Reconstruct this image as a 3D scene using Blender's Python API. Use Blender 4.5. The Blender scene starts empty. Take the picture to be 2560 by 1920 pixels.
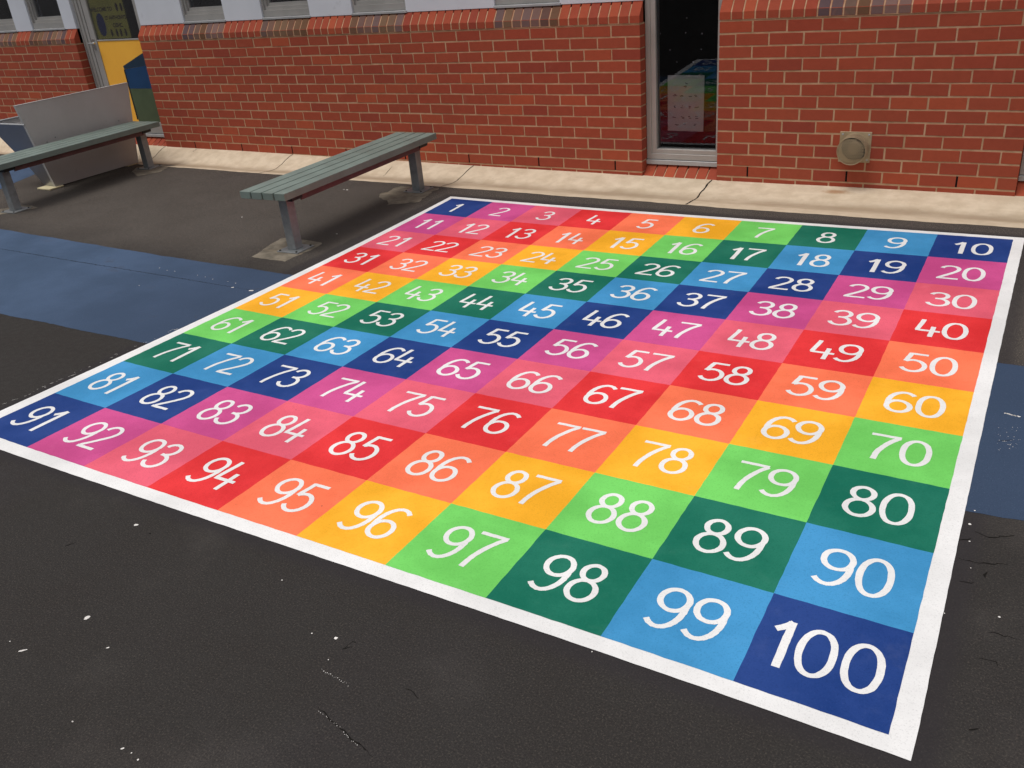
import bpy, bmesh, math, random
from mathutils import Vector, Matrix
random.seed(7)
R = math.radians
S = 0.397                                   # metres per painted square
scene = bpy.context.scene

# ------------------------------------------------------------ camera
CAM = Vector((4.10394, -5.72229, 1.85965))
RIGHT = Vector((0.8603675, 0.5025810, -0.0847348))
DOWN = Vector((0.1635460, -0.4296968, -0.8880390))
FWD = Vector((-0.4827219, 0.7501819, -0.4518923))
cd = bpy.data.cameras.new('camera')
cam = bpy.data.objects.new('camera', cd)
scene.collection.objects.link(cam)
m = Matrix((( RIGHT.x, -DOWN.x, -FWD.x), (RIGHT.y, -DOWN.y, -FWD.y), (RIGHT.z, -DOWN.z, -FWD.z))).to_4x4()
m.translation = CAM
cam.matrix_world = m
cd.sensor_width = 36.0
cd.lens = 30.985
cd.clip_start = 0.05
cd.clip_end = 2000
scene.camera = cam

# ------------------------------------------------------------ sky, sun, exposure
SUN_EL, SUN_AZ = R(70), R(215)              # high soft sun, overcast afternoon
w = bpy.data.worlds.new('World'); scene.world = w; w.use_nodes = True
nt = w.node_tree; nt.nodes.clear()
sky = nt.nodes.new('ShaderNodeTexSky'); sky.sky_type = 'NISHITA'; sky.sun_disc = False
sky.sun_elevation = SUN_EL; sky.sun_rotation = SUN_AZ
sky.air_density = 1.0; sky.dust_density = 6.0; sky.ozone_density = 0.6
mixn = nt.nodes.new('ShaderNodeMix'); mixn.data_type = 'RGBA'; mixn.inputs[0].default_value = 0.72
mixn.inputs[7].default_value = (7.4, 7.3, 7.2, 1)     # the even grey of the cloud layer
bg = nt.nodes.new('ShaderNodeBackground'); bg.inputs[1].default_value = 0.10
wo = nt.nodes.new('ShaderNodeOutputWorld')
tcw = nt.nodes.new('ShaderNodeTexCoord'); sx = nt.nodes.new('ShaderNodeSeparateXYZ'); nt.links.new(tcw.outputs['Generated'], sx.inputs[0])
mr = nt.nodes.new('ShaderNodeMapRange'); mr.inputs[1].default_value = 0.0; mr.inputs[2].default_value = 0.9; mr.inputs[3].default_value = 0.07; mr.inputs[4].default_value = 1.45
nt.links.new(sx.outputs[2], mr.inputs[0])                 # an overcast sky is brightest overhead
vm = nt.nodes.new('ShaderNodeVectorMath'); vm.operation = 'SCALE'
nt.links.new(sky.outputs[0], mixn.inputs[6]); nt.links.new(mixn.outputs[2], vm.inputs[0]); nt.links.new(mr.outputs[0], vm.inputs['Scale']); nt.links.new(vm.outputs[0], bg.inputs[0]); nt.links.new(bg.outputs[0], wo.inputs[0])
sl = bpy.data.lights.new('sun', 'SUN'); sl.energy = 1.2; sl.angle = R(25); sl.color = (1.0, 0.97, 0.93)
so = bpy.data.objects.new('sun', sl); scene.collection.objects.link(so)
sd = Vector((math.sin(SUN_AZ) * math.cos(SUN_EL), math.cos(SUN_AZ) * math.cos(SUN_EL), math.sin(SUN_EL)))
so.rotation_euler = sd.to_track_quat('Z', 'Y').to_euler()
scene.view_settings.view_transform = 'Standard'
scene.view_settings.look = 'None'
scene.view_settings.exposure = 0.10
scene.view_settings.gamma = 1.0

# ------------------------------------------------------------ helpers
COL = scene.collection
def at(px, py, z=0.0):
    """point on the level z (metres) seen at photo pixel px, py"""
    d = FWD * 2203.4 + RIGHT * (px - 1280) + DOWN * (py - 960)
    t = (z - CAM.z) / d.z
    return CAM + d * t

def obj(name, bm, mats, parent=None, smooth=False):
    me = bpy.data.meshes.new(name); bm.to_mesh(me); bm.free()
    for mt in (mats if isinstance(mats, (list, tuple)) else [mats]): me.materials.append(mt)
    if smooth:
        for p in me.polygons: p.use_smooth = True
    o = bpy.data.objects.new(name, me); COL.objects.link(o)
    if parent is not None:
        o.parent = parent; off = Vector((0, 0, 0)); p = parent
        while p is not None: off += p.location; p = p.parent
        me.transform(Matrix.Translation(-off))
    return o

def thing(name, label, cat, loc=(0, 0, 0), group=None):
    o = bpy.data.objects.new(name, None); COL.objects.link(o); o.location = loc
    o['label'] = label; o['category'] = cat
    if group: o['group'] = group
    return o
def tag(o, label, cat, group=None):
    o['label'] = label; o['category'] = cat
    if group: o['group'] = group
    return o
def struct(o):
    o['kind'] = 'structure'; return o

def box(bm, x0, x1, y0, y1, z0, z1, mi=0, j=0.0):
    r = lambda: random.uniform(-j, j) if j else 0.0
    v = [bm.verts.new((x + r(), y + r(), z + r())) for x in (x0, x1) for y in (y0, y1) for z in (z0, z1)]
    fs = []
    for f in ((0, 1, 3, 2), (4, 6, 7, 5), (0, 4, 5, 1), (2, 3, 7, 6), (0, 2, 6, 4), (1, 5, 7, 3)):
        fc = bm.faces.new([v[i] for i in f]); fc.material_index = mi; fs.append(fc)
    return v, fs

def bevel(bm, wdt, seg=1):
    bmesh.ops.bevel(bm, geom=list(bm.edges), offset=wdt, segments=seg, affect='EDGES', profile=0.6)

def prism(bm, pts, a0, a1, axis, mi=0):
    """polygon pts (2D) swept between a0 and a1 along axis"""
    def P(p, a):
        return {'x': (a, p[0], p[1]), 'y': (p[0], a, p[1]), 'z': (p[0], p[1], a)}[axis]
    A = [bm.verts.new(P(p, a0)) for p in pts]; B = [bm.verts.new(P(p, a1)) for p in pts]
    n = len(pts)
    fs = [bm.faces.new(A[::-1]), bm.faces.new(B)]
    for i in range(n): fs.append(bm.faces.new((A[i], A[(i + 1) % n], B[(i + 1) % n], B[i])))
    for f in fs: f.material_index = mi
    bmesh.ops.recalc_face_normals(bm, faces=fs)
    return fs

def tube(bm, a, b, r, n=16, r2=None, cap=True):
    a, b = Vector(a), Vector(b); d = (b - a).normalized()
    u = d.orthogonal().normalized(); v = d.cross(u); r2 = r if r2 is None else r2
    A = [bm.verts.new(a + (u * math.cos(t) + v * math.sin(t)) * r) for t in [2 * math.pi * i / n for i in range(n)]]
    B = [bm.verts.new(b + (u * math.cos(t) + v * math.sin(t)) * r2) for t in [2 * math.pi * i / n for i in range(n)]]
    for i in range(n): bm.faces.new((A[i], A[(i + 1) % n], B[(i + 1) % n], B[i]))
    if cap: bm.faces.new(A[::-1]); bm.faces.new(B)

# ------------------------------------------------------------ materials
class N:
    def __init__(s, name):
        s.m = bpy.data.materials.new(name); s.m.use_nodes = True
        s.t = s.m.node_tree; s.b = s.t.nodes['Principled BSDF']
        s.out = s.t.nodes['Material Output']
        tc = s.t.nodes.new('ShaderNodeTexCoord'); s.co = tc.outputs['Object']
        g = s.t.nodes.new('ShaderNodeNewGeometry'); s.pos = g.outputs['Position']; s.isl = g.outputs['Random Per Island']
    def n(s, ty, **k):
        nd = s.t.nodes.new(ty)
        for a, v in k.items(): setattr(nd, a, v)
        return nd
    def l(s, a, b): s.t.links.new(a, b)
    def noise(s, scale, detail=4, rough=.55, vec=None, dist=0.0):
        nd = s.n('ShaderNodeTexNoise'); nd.inputs['Scale'].default_value = scale
        nd.inputs['Detail'].default_value = detail; nd.inputs['Roughness'].default_value = rough
        nd.inputs['Distortion'].default_value = dist
        s.l(vec or s.pos, nd.inputs['Vector']); return nd.outputs['Fac']
    def vor(s, scale, vec=None, out='Distance', feature='F1'):
        nd = s.n('ShaderNodeTexVoronoi', feature=feature); nd.inputs['Scale'].default_value = scale
        s.l(vec or s.pos, nd.inputs['Vector']); return nd.outputs[out]
    def ramp(s, fac, a, b, ca=0.0, cb=1.0):
        nd = s.n('ShaderNodeMapRange'); nd.interpolation_type = 'SMOOTHSTEP'
        nd.inputs[1].default_value = a; nd.inputs[2].default_value = b
        nd.inputs[3].default_value = ca; nd.inputs[4].default_value = cb
        s.l(fac, nd.inputs[0]); return nd.outputs[0]
    def math(s, op, a, b=None, c=None):
        nd = s.n('ShaderNodeMath', operation=op)
        for i, v in enumerate((a, b, c)):
            if v is None: continue
            if isinstance(v, (int, float)): nd.inputs[i].default_value = v
            else: s.l(v, nd.inputs[i])
        return nd.outputs[0]
    def mix(s, fac, a, b, mode='MIX'):
        nd = s.n('ShaderNodeMix', data_type='RGBA', blend_type=mode)
        for i, v in ((0, fac), (6, a), (7, b)):
            if isinstance(v, (int, float)): nd.inputs[i].default_value = v
            elif isinstance(v, tuple): nd.inputs[i].default_value = (*v[:3], 1)
            else: s.l(v, nd.inputs[i])
        return nd.outputs[2]
    def xyz(s, v=None):
        nd = s.n('ShaderNodeSeparateXYZ'); s.l(v or s.pos, nd.inputs[0]); return nd.outputs
    def bump(s, h, dist=0.002, strength=1.0, prev=None):
        nd = s.n('ShaderNodeBump'); nd.inputs['Distance'].default_value = dist; nd.inputs['Strength'].default_value = strength
        s.l(h, nd.inputs['Height'])
        if prev is not None: s.l(prev, nd.inputs['Normal'])
        return nd.outputs[0]
    def set(s, col=None, rough=None, metal=None, spec=None, nrm=None):
        for key, v in (('Base Color', col), ('Roughness', rough), ('Metallic', metal), ('Specular IOR Level', spec), ('Normal', nrm)):
            if v is None: continue
            if isinstance(v, tuple): s.b.inputs[key].default_value = (*v[:3], 1)
            elif isinstance(v, (int, float)): s.b.inputs[key].default_value = v
            else: s.l(v, s.b.inputs[key])
        return s.m

def srgb(r, g, b, k=1.0):
    f = lambda c: (c / 255 / 12.92 if c <= 10 else ((c / 255 + .055) / 1.055) ** 2.4) * k
    return (f(r), f(g), f(b))

def mat_asphalt():
    s = N('asphalt'); x, y, z = s.xyz()
    fine = s.noise(170, 3, .8); mid = s.noise(28, 5, .6); big = s.noise(1.3, 5, .6); huge = s.noise(.45, 3)
    seal = srgb(49, 47, 46); worn = srgb(71, 67, 64)
    f = s.ramp(s.math('ADD', y, s.math('MULTIPLY', s.math('SUBTRACT', big, .5), .7)), -2.1, -1.3)
    c = s.mix(f, seal, worn)
    c = s.mix(s.ramp(huge, .52, .7, 0, .18), c, srgb(60, 56, 66))
    c = s.mix(s.ramp(big, .55, .75, 0, .22), c, srgb(96, 91, 88))
    c = s.mix(s.ramp(s.noise(2.4, 4), .35, .6, .22, 0), c, srgb(44, 40, 38))
    # aggregate showing where the seal has worn
    c = s.mix(s.math('MULTIPLY', s.ramp(fine, .53, .66, 0, .75), s.math('ADD', s.math('MULTIPLY', f, .9), .16)), c, srgb(150, 138, 124))
    c = s.mix(s.ramp(fine, .36, .47, .5, 0), c, srgb(30, 27, 26))
    # freshly sealed strip round the painted grid and beside the drain
    dx = s.math('SUBTRACT', s.math('ABSOLUTE', s.math('SUBTRACT', x, 1.98)), 2.08)
    dy = s.math('SUBTRACT', s.math('ABSOLUTE', s.math('ADD', y, 1.95)), 2.07)
    d = s.math('MAXIMUM', dx, dy)
    d = s.math('ADD', d, s.math('MULTIPLY', s.math('SUBTRACT', s.noise(6, 3), .5), .03))
    c = s.mix(s.ramp(d, .02, .09, .6, 0), c, srgb(46, 43, 46))
    # stray flecks of white paint
    v = s.n('ShaderNodeTexVoronoi', feature='F1'); v.inputs['Scale'].default_value = 5.5; s.l(s.pos, v.inputs['Vector'])
    wn = s.n('ShaderNodeSeparateColor'); s.l(v.outputs['Color'], wn.inputs[0])
    thr = s.math('MULTIPLY', s.math('POWER', wn.outputs[0], 9), .020)
    dd = s.math('ADD', v.outputs['Distance'], s.math('MULTIPLY', s.math('SUBTRACT', s.noise(160, 2), .5), .03))
    c = s.mix(s.math('MULTIPLY', s.math('LESS_THAN', dd, thr), .8), c, srgb(205, 200, 196))
    h = s.math('ADD', s.math('MULTIPLY', fine, 1.0), s.math('MULTIPLY', mid, .25))
    nb = s.bump(h, .0012, .55)
    nb = s.bump(big, .004, .5, nb)
    return s.set(c, s.ramp(mid, .3, .7, .78, .95), spec=.12, nrm=nb)

def mat_paint(name, col, wear=.25, rough=.62, light=None):
    s = N(name)
    fine = s.noise(190, 3, .85); mid = s.noise(9, 5, .6); big = s.noise(2.1, 4, .6)
    lo = tuple(v * .86 for v in col); hi = light or tuple(min(1, v * 1.10 + .012) for v in col)
    c = s.mix(s.ramp(big, .35, .68), lo, hi)
    c = s.mix(s.ramp(mid, .55, .8, 0, wear), c, tuple(min(1, v * 1.05 + .05) for v in col))
    c = s.mix(s.ramp(fine, .36, .46, .42, 0), c, tuple(v * .55 for v in col))
    c = s.mix(s.ramp(fine, .56, .70, 0, .30 if wear > .15 else 0), c, tuple(min(1, v * 1.12 + .04) for v in col))
    c = s.mix(s.ramp(s.noise(3.1, 6, .7), .60, .74, 0, wear), c, tuple(min(1, v * .9 + .07) for v in col))
    v = s.n('ShaderNodeTexVoronoi', feature='F1'); v.inputs['Scale'].default_value = 9; s.l(s.pos, v.inputs['Vector'])
    wn = s.n('ShaderNodeSeparateColor'); s.l(v.outputs['Color'], wn.inputs[0])
    thr = s.math('MULTIPLY', s.math('POWER', wn.outputs[1], 9), .035)
    c = s.mix(s.math('MULTIPLY', s.math('LESS_THAN', v.outputs['Distance'], thr), .75), c, srgb(60, 52, 48))
    nb = s.bump(s.math('ADD', fine, s.math('MULTIPLY', mid, .5)), .0007, .35)
    nb = s.bump(s.noise(1.1, 2, .5), .0015, .5, nb)
    return s.set(c, rough, spec=.14, nrm=nb)

def mat_blue():
    s = N('faded_blue_paint'); x, y, z = s.xyz()
    fine = s.noise(190, 3, .8); big = s.noise(1.6, 5, .6); mid = s.noise(14, 5, .6)
    c = s.mix(s.ramp(big, .35, .65), srgb(60, 78, 102), srgb(70, 89, 116))
    c = s.mix(s.ramp(x, -2.2, 0.2, 0, .8), c, srgb(50, 64, 86))
    c = s.mix(s.ramp(s.noise(3.2, 5, .65), .62, .74, 0, .5), c, srgb(62, 62, 68))
    c = s.mix(s.ramp(fine, .30, .46, .45, 0), c, srgb(34, 42, 62))
    c = s.mix(s.ramp(fine, .60, .75, 0, .4), c, srgb(130, 142, 166))
    nb = s.bump(s.math('ADD', fine, mid), .0012, .5)
    return s.set(c, .85, spec=.15, nrm=nb)

def mat_brick(name, reds, darks=None):
    s = N(name)
    fine = s.noise(260, 4, .65); mid = s.noise(26, 4, .6); big = s.noise(1.2, 3)
    cr = s.n('ShaderNodeValToRGB'); el = cr.color_ramp.elements
    pts = reds
    el[0].position = 0; el[0].color = (*pts[0], 1); el[1].position = 1; el[1].color = (*pts[-1], 1)
    for i, p in enumerate(pts[1:-1]):
        e = el.new((i + 1) / (len(pts) - 1)); e.color = (*p, 1)
    s.l(s.isl, cr.inputs[0])
    c = cr.outputs[0]
    c = s.mix(s.ramp(mid, .35, .72, 0, .35), c, s.mix(1.0, c, (.80, .78, .76), 'MULTIPLY'))
    c = s.mix(s.ramp(fine, .66, .78, 0, .35), c, srgb(196, 130, 104))
    c = s.mix(s.ramp(s.noise(7, 4, .6), .66, .82, 0, .35), c, srgb(176, 120, 100))
    nb = s.bump(fine, .0012, .5); nb = s.bump(mid, .003, .4, nb)
    return s.set(c, .86, spec=.2, nrm=nb)

def mat_mortar():
    s = N('mortar'); fine = s.noise(300, 4, .7); mid = s.noise(12, 4)
    c = s.mix(s.ramp(mid, .3, .7), srgb(174, 140, 110), srgb(196, 161, 131))
    c = s.mix(s.ramp(fine, .3, .5, .4, 0), c, srgb(150, 118, 96))
    return s.set(c, .95, spec=.1, nrm=s.bump(fine, .003, .7))

def mat_concrete(name='concrete', a=(216, 201, 178), b=(198, 182, 158), stain_and_shade=True):
    s = N(name); x, y, z = s.xyz()
    mp = s.n('ShaderNodeMapping'); mp.inputs['Scale'].default_value = (.45, 2.2, 1); s.l(s.pos, mp.inputs[0])
    st = s.noise(2.6, 6, .6, mp.outputs[0]); fine = s.noise(240, 4, .7); mid = s.noise(9, 5, .6)
    c = s.mix(s.ramp(mid, .3, .7), srgb(*b), srgb(*a))
    if stain_and_shade:
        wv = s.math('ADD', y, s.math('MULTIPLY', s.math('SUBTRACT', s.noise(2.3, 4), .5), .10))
        shade_band = s.math('MULTIPLY', s.ramp(wv, .42, .50), s.ramp(wv, .53, .68, 1, 0))  # shade in the dish of the drain, painted as a darker strip
        c = s.mix(s.math('MULTIPLY', shade_band, s.ramp(st, .3, .6, .3, .75)), c, srgb(146, 128, 106))
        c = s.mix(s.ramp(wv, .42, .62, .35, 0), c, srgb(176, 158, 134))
        rx = s.math('SUBTRACT', x, 2.82); ry = s.math('SUBTRACT', y, .80)
        rr = s.math('SQRT', s.math('ADD', s.math('MULTIPLY', rx, rx), s.math('MULTIPLY', s.math('MULTIPLY', ry, ry), 5)))
        rr = s.math('ADD', rr, s.math('MULTIPLY', s.noise(30, 3), .08))
        c = s.mix(s.ramp(rr, .05, .16, .7, 0), c, srgb(150, 92, 36))
    c = s.mix(s.ramp(st, .55, .75, 0, .35), c, srgb(168, 148, 120))
    c = s.mix(s.ramp(fine, .28, .42, .35, 0), c, srgb(130, 112, 92))
    c = s.mix(s.ramp(s.noise(46, 3, .5), .70, .76, 0, .4), c, srgb(120, 100, 80))
    return s.set(c, .9, spec=.2, nrm=s.bump(s.math('ADD', fine, mid), .002, .5))

def mat_plain(name, col, rough=.5, metal=0.0, spec=.4, var=.12, bump=.3, scale=8):
    s = N(name); big = s.noise(scale, 5, .6); fine = s.noise(220, 3)
    c = s.mix(s.ramp(big, .3, .7), tuple(v * (1 - var) for v in col), tuple(min(1, v * (1 + var)) for v in col))
    c = s.mix(s.ramp(s.noise(scale * 5, 4, .65), .62, .75, 0, .3), c, tuple(v * .6 for v in col))
    return s.set(c, s.ramp(big, .3, .7, rough * .9, min(1, rough * 1.12)), metal, spec, s.bump(fine, .0006, bump))

def mat_glass(name='tinted_glass', tint=(.80, .81, .83)):
    s = N(name); s.t.nodes.remove(s.b)
    tr = s.n('ShaderNodeBsdfTransparent'); tr.inputs[0].default_value = (*tint, 1)
    gl = s.n('ShaderNodeBsdfGlossy'); gl.inputs['Roughness'].default_value = .012; gl.inputs[0].default_value = (.9, .92, .95, 1)
    fr = s.n('ShaderNodeFresnel'); fr.inputs[0].default_value = 1.6
    mx = s.n('ShaderNodeMixShader'); s.l(s.math('MULTIPLY', fr.outputs[0], .50), mx.inputs[0])
    s.l(tr.outputs[0], mx.inputs[1]); s.l(gl.outputs[0], mx.inputs[2]); s.l(mx.outputs[0], s.out.inputs[0])
    return s.m

M = dict(
    asphalt=mat_asphalt(), blue=mat_blue(), white=mat_paint('white_line_paint', (.78, .78, .78), .1, light=(.80, .80, .80)),
    brick=mat_brick('red_brick', [srgb(154, 73, 54), srgb(159, 75, 54), srgb(151, 73, 54), srgb(160, 75, 55), srgb(155, 71, 53), srgb(157, 77, 57), srgb(165, 78, 55), srgb(145, 67, 53), srgb(156, 73, 54), srgb(172, 83, 57), srgb(155, 75, 55), srgb(158, 74, 54)]),
    darkbrick=mat_brick('dark_brick', [srgb(96, 70, 62), srgb(132, 104, 98), srgb(108, 78, 58), srgb(124, 98, 78), srgb(94, 76, 80), srgb(120, 96, 92)]),
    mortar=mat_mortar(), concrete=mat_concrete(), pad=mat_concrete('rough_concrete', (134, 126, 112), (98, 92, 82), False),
    cladding=mat_plain('grey_cladding_paint', srgb(212, 217, 226), .55, var=.04, bump=.1, scale=2),
    alu=mat_plain('grey_aluminium_frame', srgb(170, 168, 165), .42, .25, var=.06, bump=.1, scale=5),
    alulight=mat_plain('pale_aluminium_sill', srgb(176, 178, 180), .4, .25, var=.06, bump=.1),
    glass=mat_glass(), black=mat_plain('black_void', (.006, .006, .006), .9, spec=.1),
    room=mat_plain('dim_interior', (.03, .028, .026), .9, spec=.1),
    slat=mat_plain('green_bench_paint', srgb(112, 125, 119), .45, var=.10, bump=.4, scale=6),
    galv=mat_plain('galvanised_steel', srgb(136, 140, 142), .5, .35, var=.16, bump=.3, scale=14),
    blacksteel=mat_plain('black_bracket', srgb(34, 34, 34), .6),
    redprimer=mat_plain('faded_red_channel', srgb(98, 66, 66), .6, var=.2),
    stainless=mat_plain('dull_stainless', srgb(182, 181, 180), .5, .15, var=.05, bump=.15, scale=3), shiny=mat_plain('polished_stainless', srgb(176, 178, 184), .34, 1.0, var=.03, bump=.03, scale=3),
    yellow=mat_plain('yellow_door_paint', (1.0, .50, .06), .45, var=.04, bump=.1, scale=3),
    bolt=mat_plain('dark_bolt', srgb(40, 38, 36), .6), chrome=mat_plain('bright_handle', srgb(215, 215, 212), .25, .9, var=.03, bump=.05),
    beige=mat_plain('beige_vent_metal', srgb(168, 150, 122), .55, .2, var=.14, bump=.4, scale=20),
    paper=mat_plain('paper', (.75, .75, .73), .8, var=.03, bump=.1), ink=mat_plain('printed_ink', (.05, .05, .06), .8),
    poster=mat_plain('yellow_poster', (.62, .56, .12), .8, var=.10, bump=.1), plum=mat_plain('dark_poster_ink', (.06, .03, .045), .8),
    navyink=mat_plain('blue_poster_ink', (.05, .06, .20), .8),
    crack=mat_plain('crack_dark', (.012, .011, .010), .95, spec=.05),
)
PAINT = [('navy', (20, 58, 128)), ('magenta', (202, 76, 140)), ('pink', (228, 94, 116)), ('red', (226, 48, 52)), ('orange', (252, 120, 82)),
         ('yellow', (250, 178, 38)), ('lime_green', (114, 208, 98)), ('dark_green', (8, 110, 88)), ('sky_blue', (60, 144, 198))]
PM = [mat_paint(n + '_floor_paint', srgb(*c, k=.92)) for n, c in PAINT]

# ------------------------------------------------------------ ground
WALL = 2.27 * S                              # front face of the brickwork
def edge_y(x):                               # where the asphalt meets the drain
    c = x / S
    return S * (0.80 + max(0, 6 - c) * 0.0175 + .012 * math.sin(x * 5.1) + .008 * math.sin(x * 13.7) + .005 * math.sin(x * 41))
def wall_z(x):                               # top of the drain against the wall
    c = x / S
    return S * (0.088 + max(0, 4 - c) * 0.0082)
bm = bmesh.new()
xs = [-300, -60, -20] + [-12 + i * .03 for i in range(int(22 / .03))] + [20, 60, 300]
ys = [-300, -60, -15, -6, -3, 0, .15]
rows = [[bm.verts.new((x, y, 0)) for x in xs] for y in ys]
rows.append([bm.verts.new((x, edge_y(max(-12, min(10, x))), 0)) for x in xs])
for a, b in zip(rows, rows[1:]):
    for i in range(len(xs) - 1): bm.faces.new((a[i], a[i + 1], b[i + 1], b[i]))
asphalt = struct(obj('asphalt', bm, M['asphalt']))

# dished concrete drain along the wall
bm = bmesh.new()
prof = [(-.06, -.012), (.0, .001), (.12, -.004), (.26, -.013), (.36, -.016), (.46, -.013), (.56, .0), (.64, .16), (.75, .5), (.88, .83), (1.0, 1.0), (1.06, 1.03)]
xs2 = [-60] + [-12 + i * .05 for i in range(441)] + [60]
cols = []
for x in xs2:
    e = edge_y(max(-12, min(10, x))); wz = wall_z(max(-8, x)); L = WALL - e; c = []
    for t, zz in prof:
        z = zz if t < .6 else wz * zz
        c.append(bm.verts.new((x, e + t * L, z + .0015 * math.sin(x * 3 + t * 5))))
    cols.append(c)
for a, b in zip(cols, cols[1:]):
    for i in range(len(prof) - 1): bm.faces.new((a[i], b[i], b[i + 1], a[i + 1]))
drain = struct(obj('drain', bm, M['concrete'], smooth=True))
def drain_pt(x, t, up=.002):
    e = edge_y(x); wz = wall_z(max(-8, x)); L = WALL - e
    for (t0, z0), (t1, z1) in zip(prof, prof[1:]):
        if t0 <= t <= t1:
            f = (t - t0) / (t1 - t0)
            za = z0 if t0 < .6 else wz * z0; zb = z1 if t1 < .6 else wz * z1
            return Vector((x, e + t * L, za + (zb - za) * f + up))

def ribbon(bm, pts, wdt, taper=True, jit=.0):
    """thin strip following 3D points"""
    pv = None
    for i, p in enumerate(pts):
        a = pts[max(0, i - 1)]; b = pts[min(len(pts) - 1, i + 1)]
        d = (b - a); d.z = 0; d = d.normalized() if d.length else Vector((1, 0, 0)); nn = Vector((-d.y, d.x, 0))
        k = (i / (len(pts) - 1)) if len(pts) > 1 else 0
        wd = wdt * (math.sin(math.pi * min(max(k, .04), .96)) ** .5 if taper else 1) * random.uniform(1 - jit, 1 + jit)
        A = bm.verts.new(p + nn * wd / 2); B = bm.verts.new(p - nn * wd / 2)
        if pv: bm.faces.new((pv[0], pv[1], B, A))
        pv = (A, B)
for k, (jx, wd, wob) in enumerate([(4.703, .011, .0015), (-.86, .008, .0), (-6.386, .008, .0), (-11.25, .008, 0), (10.26, .010, .0), (15.8, .010, 0), (-16.8, .009, 0)]):
    bm = bmesh.new()
    pts = []
    for i in range(41):
        p = drain_pt(jx * S + random.uniform(-wob, wob) + (wob * 1.5 * math.sin(i * .5)), .002 + i / 40 * .99); pts.append(p)
    ribbon(bm, pts, wd, False, .35 if wob else .1)
    obj('drain_joint', bm, M['crack'], drain)
for (x0, t0, x1, t1, wd) in [(-2.93, .42, -2.98, .78, .004), (-9.95, .80, -9.9, .98, .005)]:
    bm = bmesh.new()
    ribbon(bm, [drain_pt((x0 + (x1 - x0) * i / 12) * S + random.uniform(-.004, .004), t0 + (t1 - t0) * i / 12) for i in range(13)], wd, True, .4)
    obj('drain_crack', bm, M['crack'], drain)

def wob_poly(bm, pts, z, n=24, amp=.006, seed=1):
    rnd = random.Random(seed); out = []
    for a, b in zip(pts, pts[1:] + pts[:1]):
        a = Vector(a); b = Vector(b); L = (b - a).length; k = max(2, min(400, int(L / .03)))
        nn = Vector((-(b - a).y, (b - a).x)).normalized(); ph = rnd.uniform(0, 9)
        for i in range(k):
            t = i / k
            out.append(a + (b - a) * t + nn * (amp * (.6 * math.sin(ph + t * L * 9) + rnd.uniform(-.45, .45)) if i else 0))
    f = bm.faces.new([bm.verts.new((p.x, p.y, z)) for p in out]); f.normal_update()
    if f.normal.z < 0: f.normal_flip()
    bmesh.ops.triangulate(bm, faces=[f])

# faded blue bands painted across the yard
bm = bmesh.new()
wob_poly(bm, [(-16, -4.26 * S), (-3.6, -4.27 * S), (-2.2, -4.40 * S), (-1.3, -4.485 * S), (0, -4.52 * S), (.4, -4.5 * S), (.4, -7.42 * S), (-.14, -7.425 * S), (-1.48, -7.46 * S), (-4, -7.5 * S), (-16, -7.5 * S)], .0010, seed=3)
struct(obj('blue_band', bm, M['blue']))
bm = bmesh.new()
wob_poly(bm, [(3.8, -4.23 * S), (4.2, -4.22 * S), (12, -4.2 * S), (12, -7.05 * S), (4.5, -7.2 * S), (4.2, -7.27 * S), (4.04, -7.30 * S), (3.8, -7.32 * S)], .0010, seed=4)
struct(obj('blue_band', bm, M['blue']))
bm = bmesh.new()
wob_poly(bm, [(-12.75 * S, -1.9 * S), (-13.45 * S, -.4 * S), (-14.9 * S, .25 * S), (-19 * S, -.2 * S), (-19 * S, -3.4 * S), (-14.2 * S, -3.2 * S)], .0010, seed=5)
struct(obj('blue_patch', bm, M['blue']))

# ------------------------------------------------------------ painted number grid
GX=[[-0.0209,0.3758,0.7731,1.1714,1.5707,1.9713,2.3732,2.7766,3.1818,3.5887,3.9977],[-0.0026,0.3933,0.7897,1.1866,1.5844,1.9831,2.3829,2.784,3.1864,3.5904,3.9962],[0.0109,0.4066,0.8025,1.1987,1.5954,1.9928,2.3909,2.7901,3.1903,3.5919,3.9948],[0.0197,0.4157,0.8116,1.2075,1.6036,2.0002,2.3972,2.7949,3.1935,3.5931,3.9938],[0.0238,0.4205,0.8169,1.2131,1.6092,2.0053,2.4018,2.7986,3.1959,3.594,3.993],[0.0231,0.4212,0.8186,1.2155,1.612,2.0083,2.4046,2.801,3.1977,3.5948,3.9925],[0.0178,0.4176,0.8165,1.2146,1.6121,2.009,2.4057,2.8022,3.1986,3.5953,3.9922],[0.0078,0.4099,0.8108,1.2106,1.6094,2.0075,2.4051,2.8021,3.1989,3.5955,3.9922],[-0.007,0.3979,0.8013,1.2033,1.6041,2.0038,2.4027,2.8008,3.1984,3.5956,3.9925],[-0.0265,0.3817,0.7881,1.1928,1.596,1.9979,2.3986,2.7983,3.1972,3.5954,3.993],[-0.0506,0.3613,0.7711,1.179,1.5852,1.9897,2.3928,2.7946,3.1953,3.5949,3.9938]]
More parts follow.
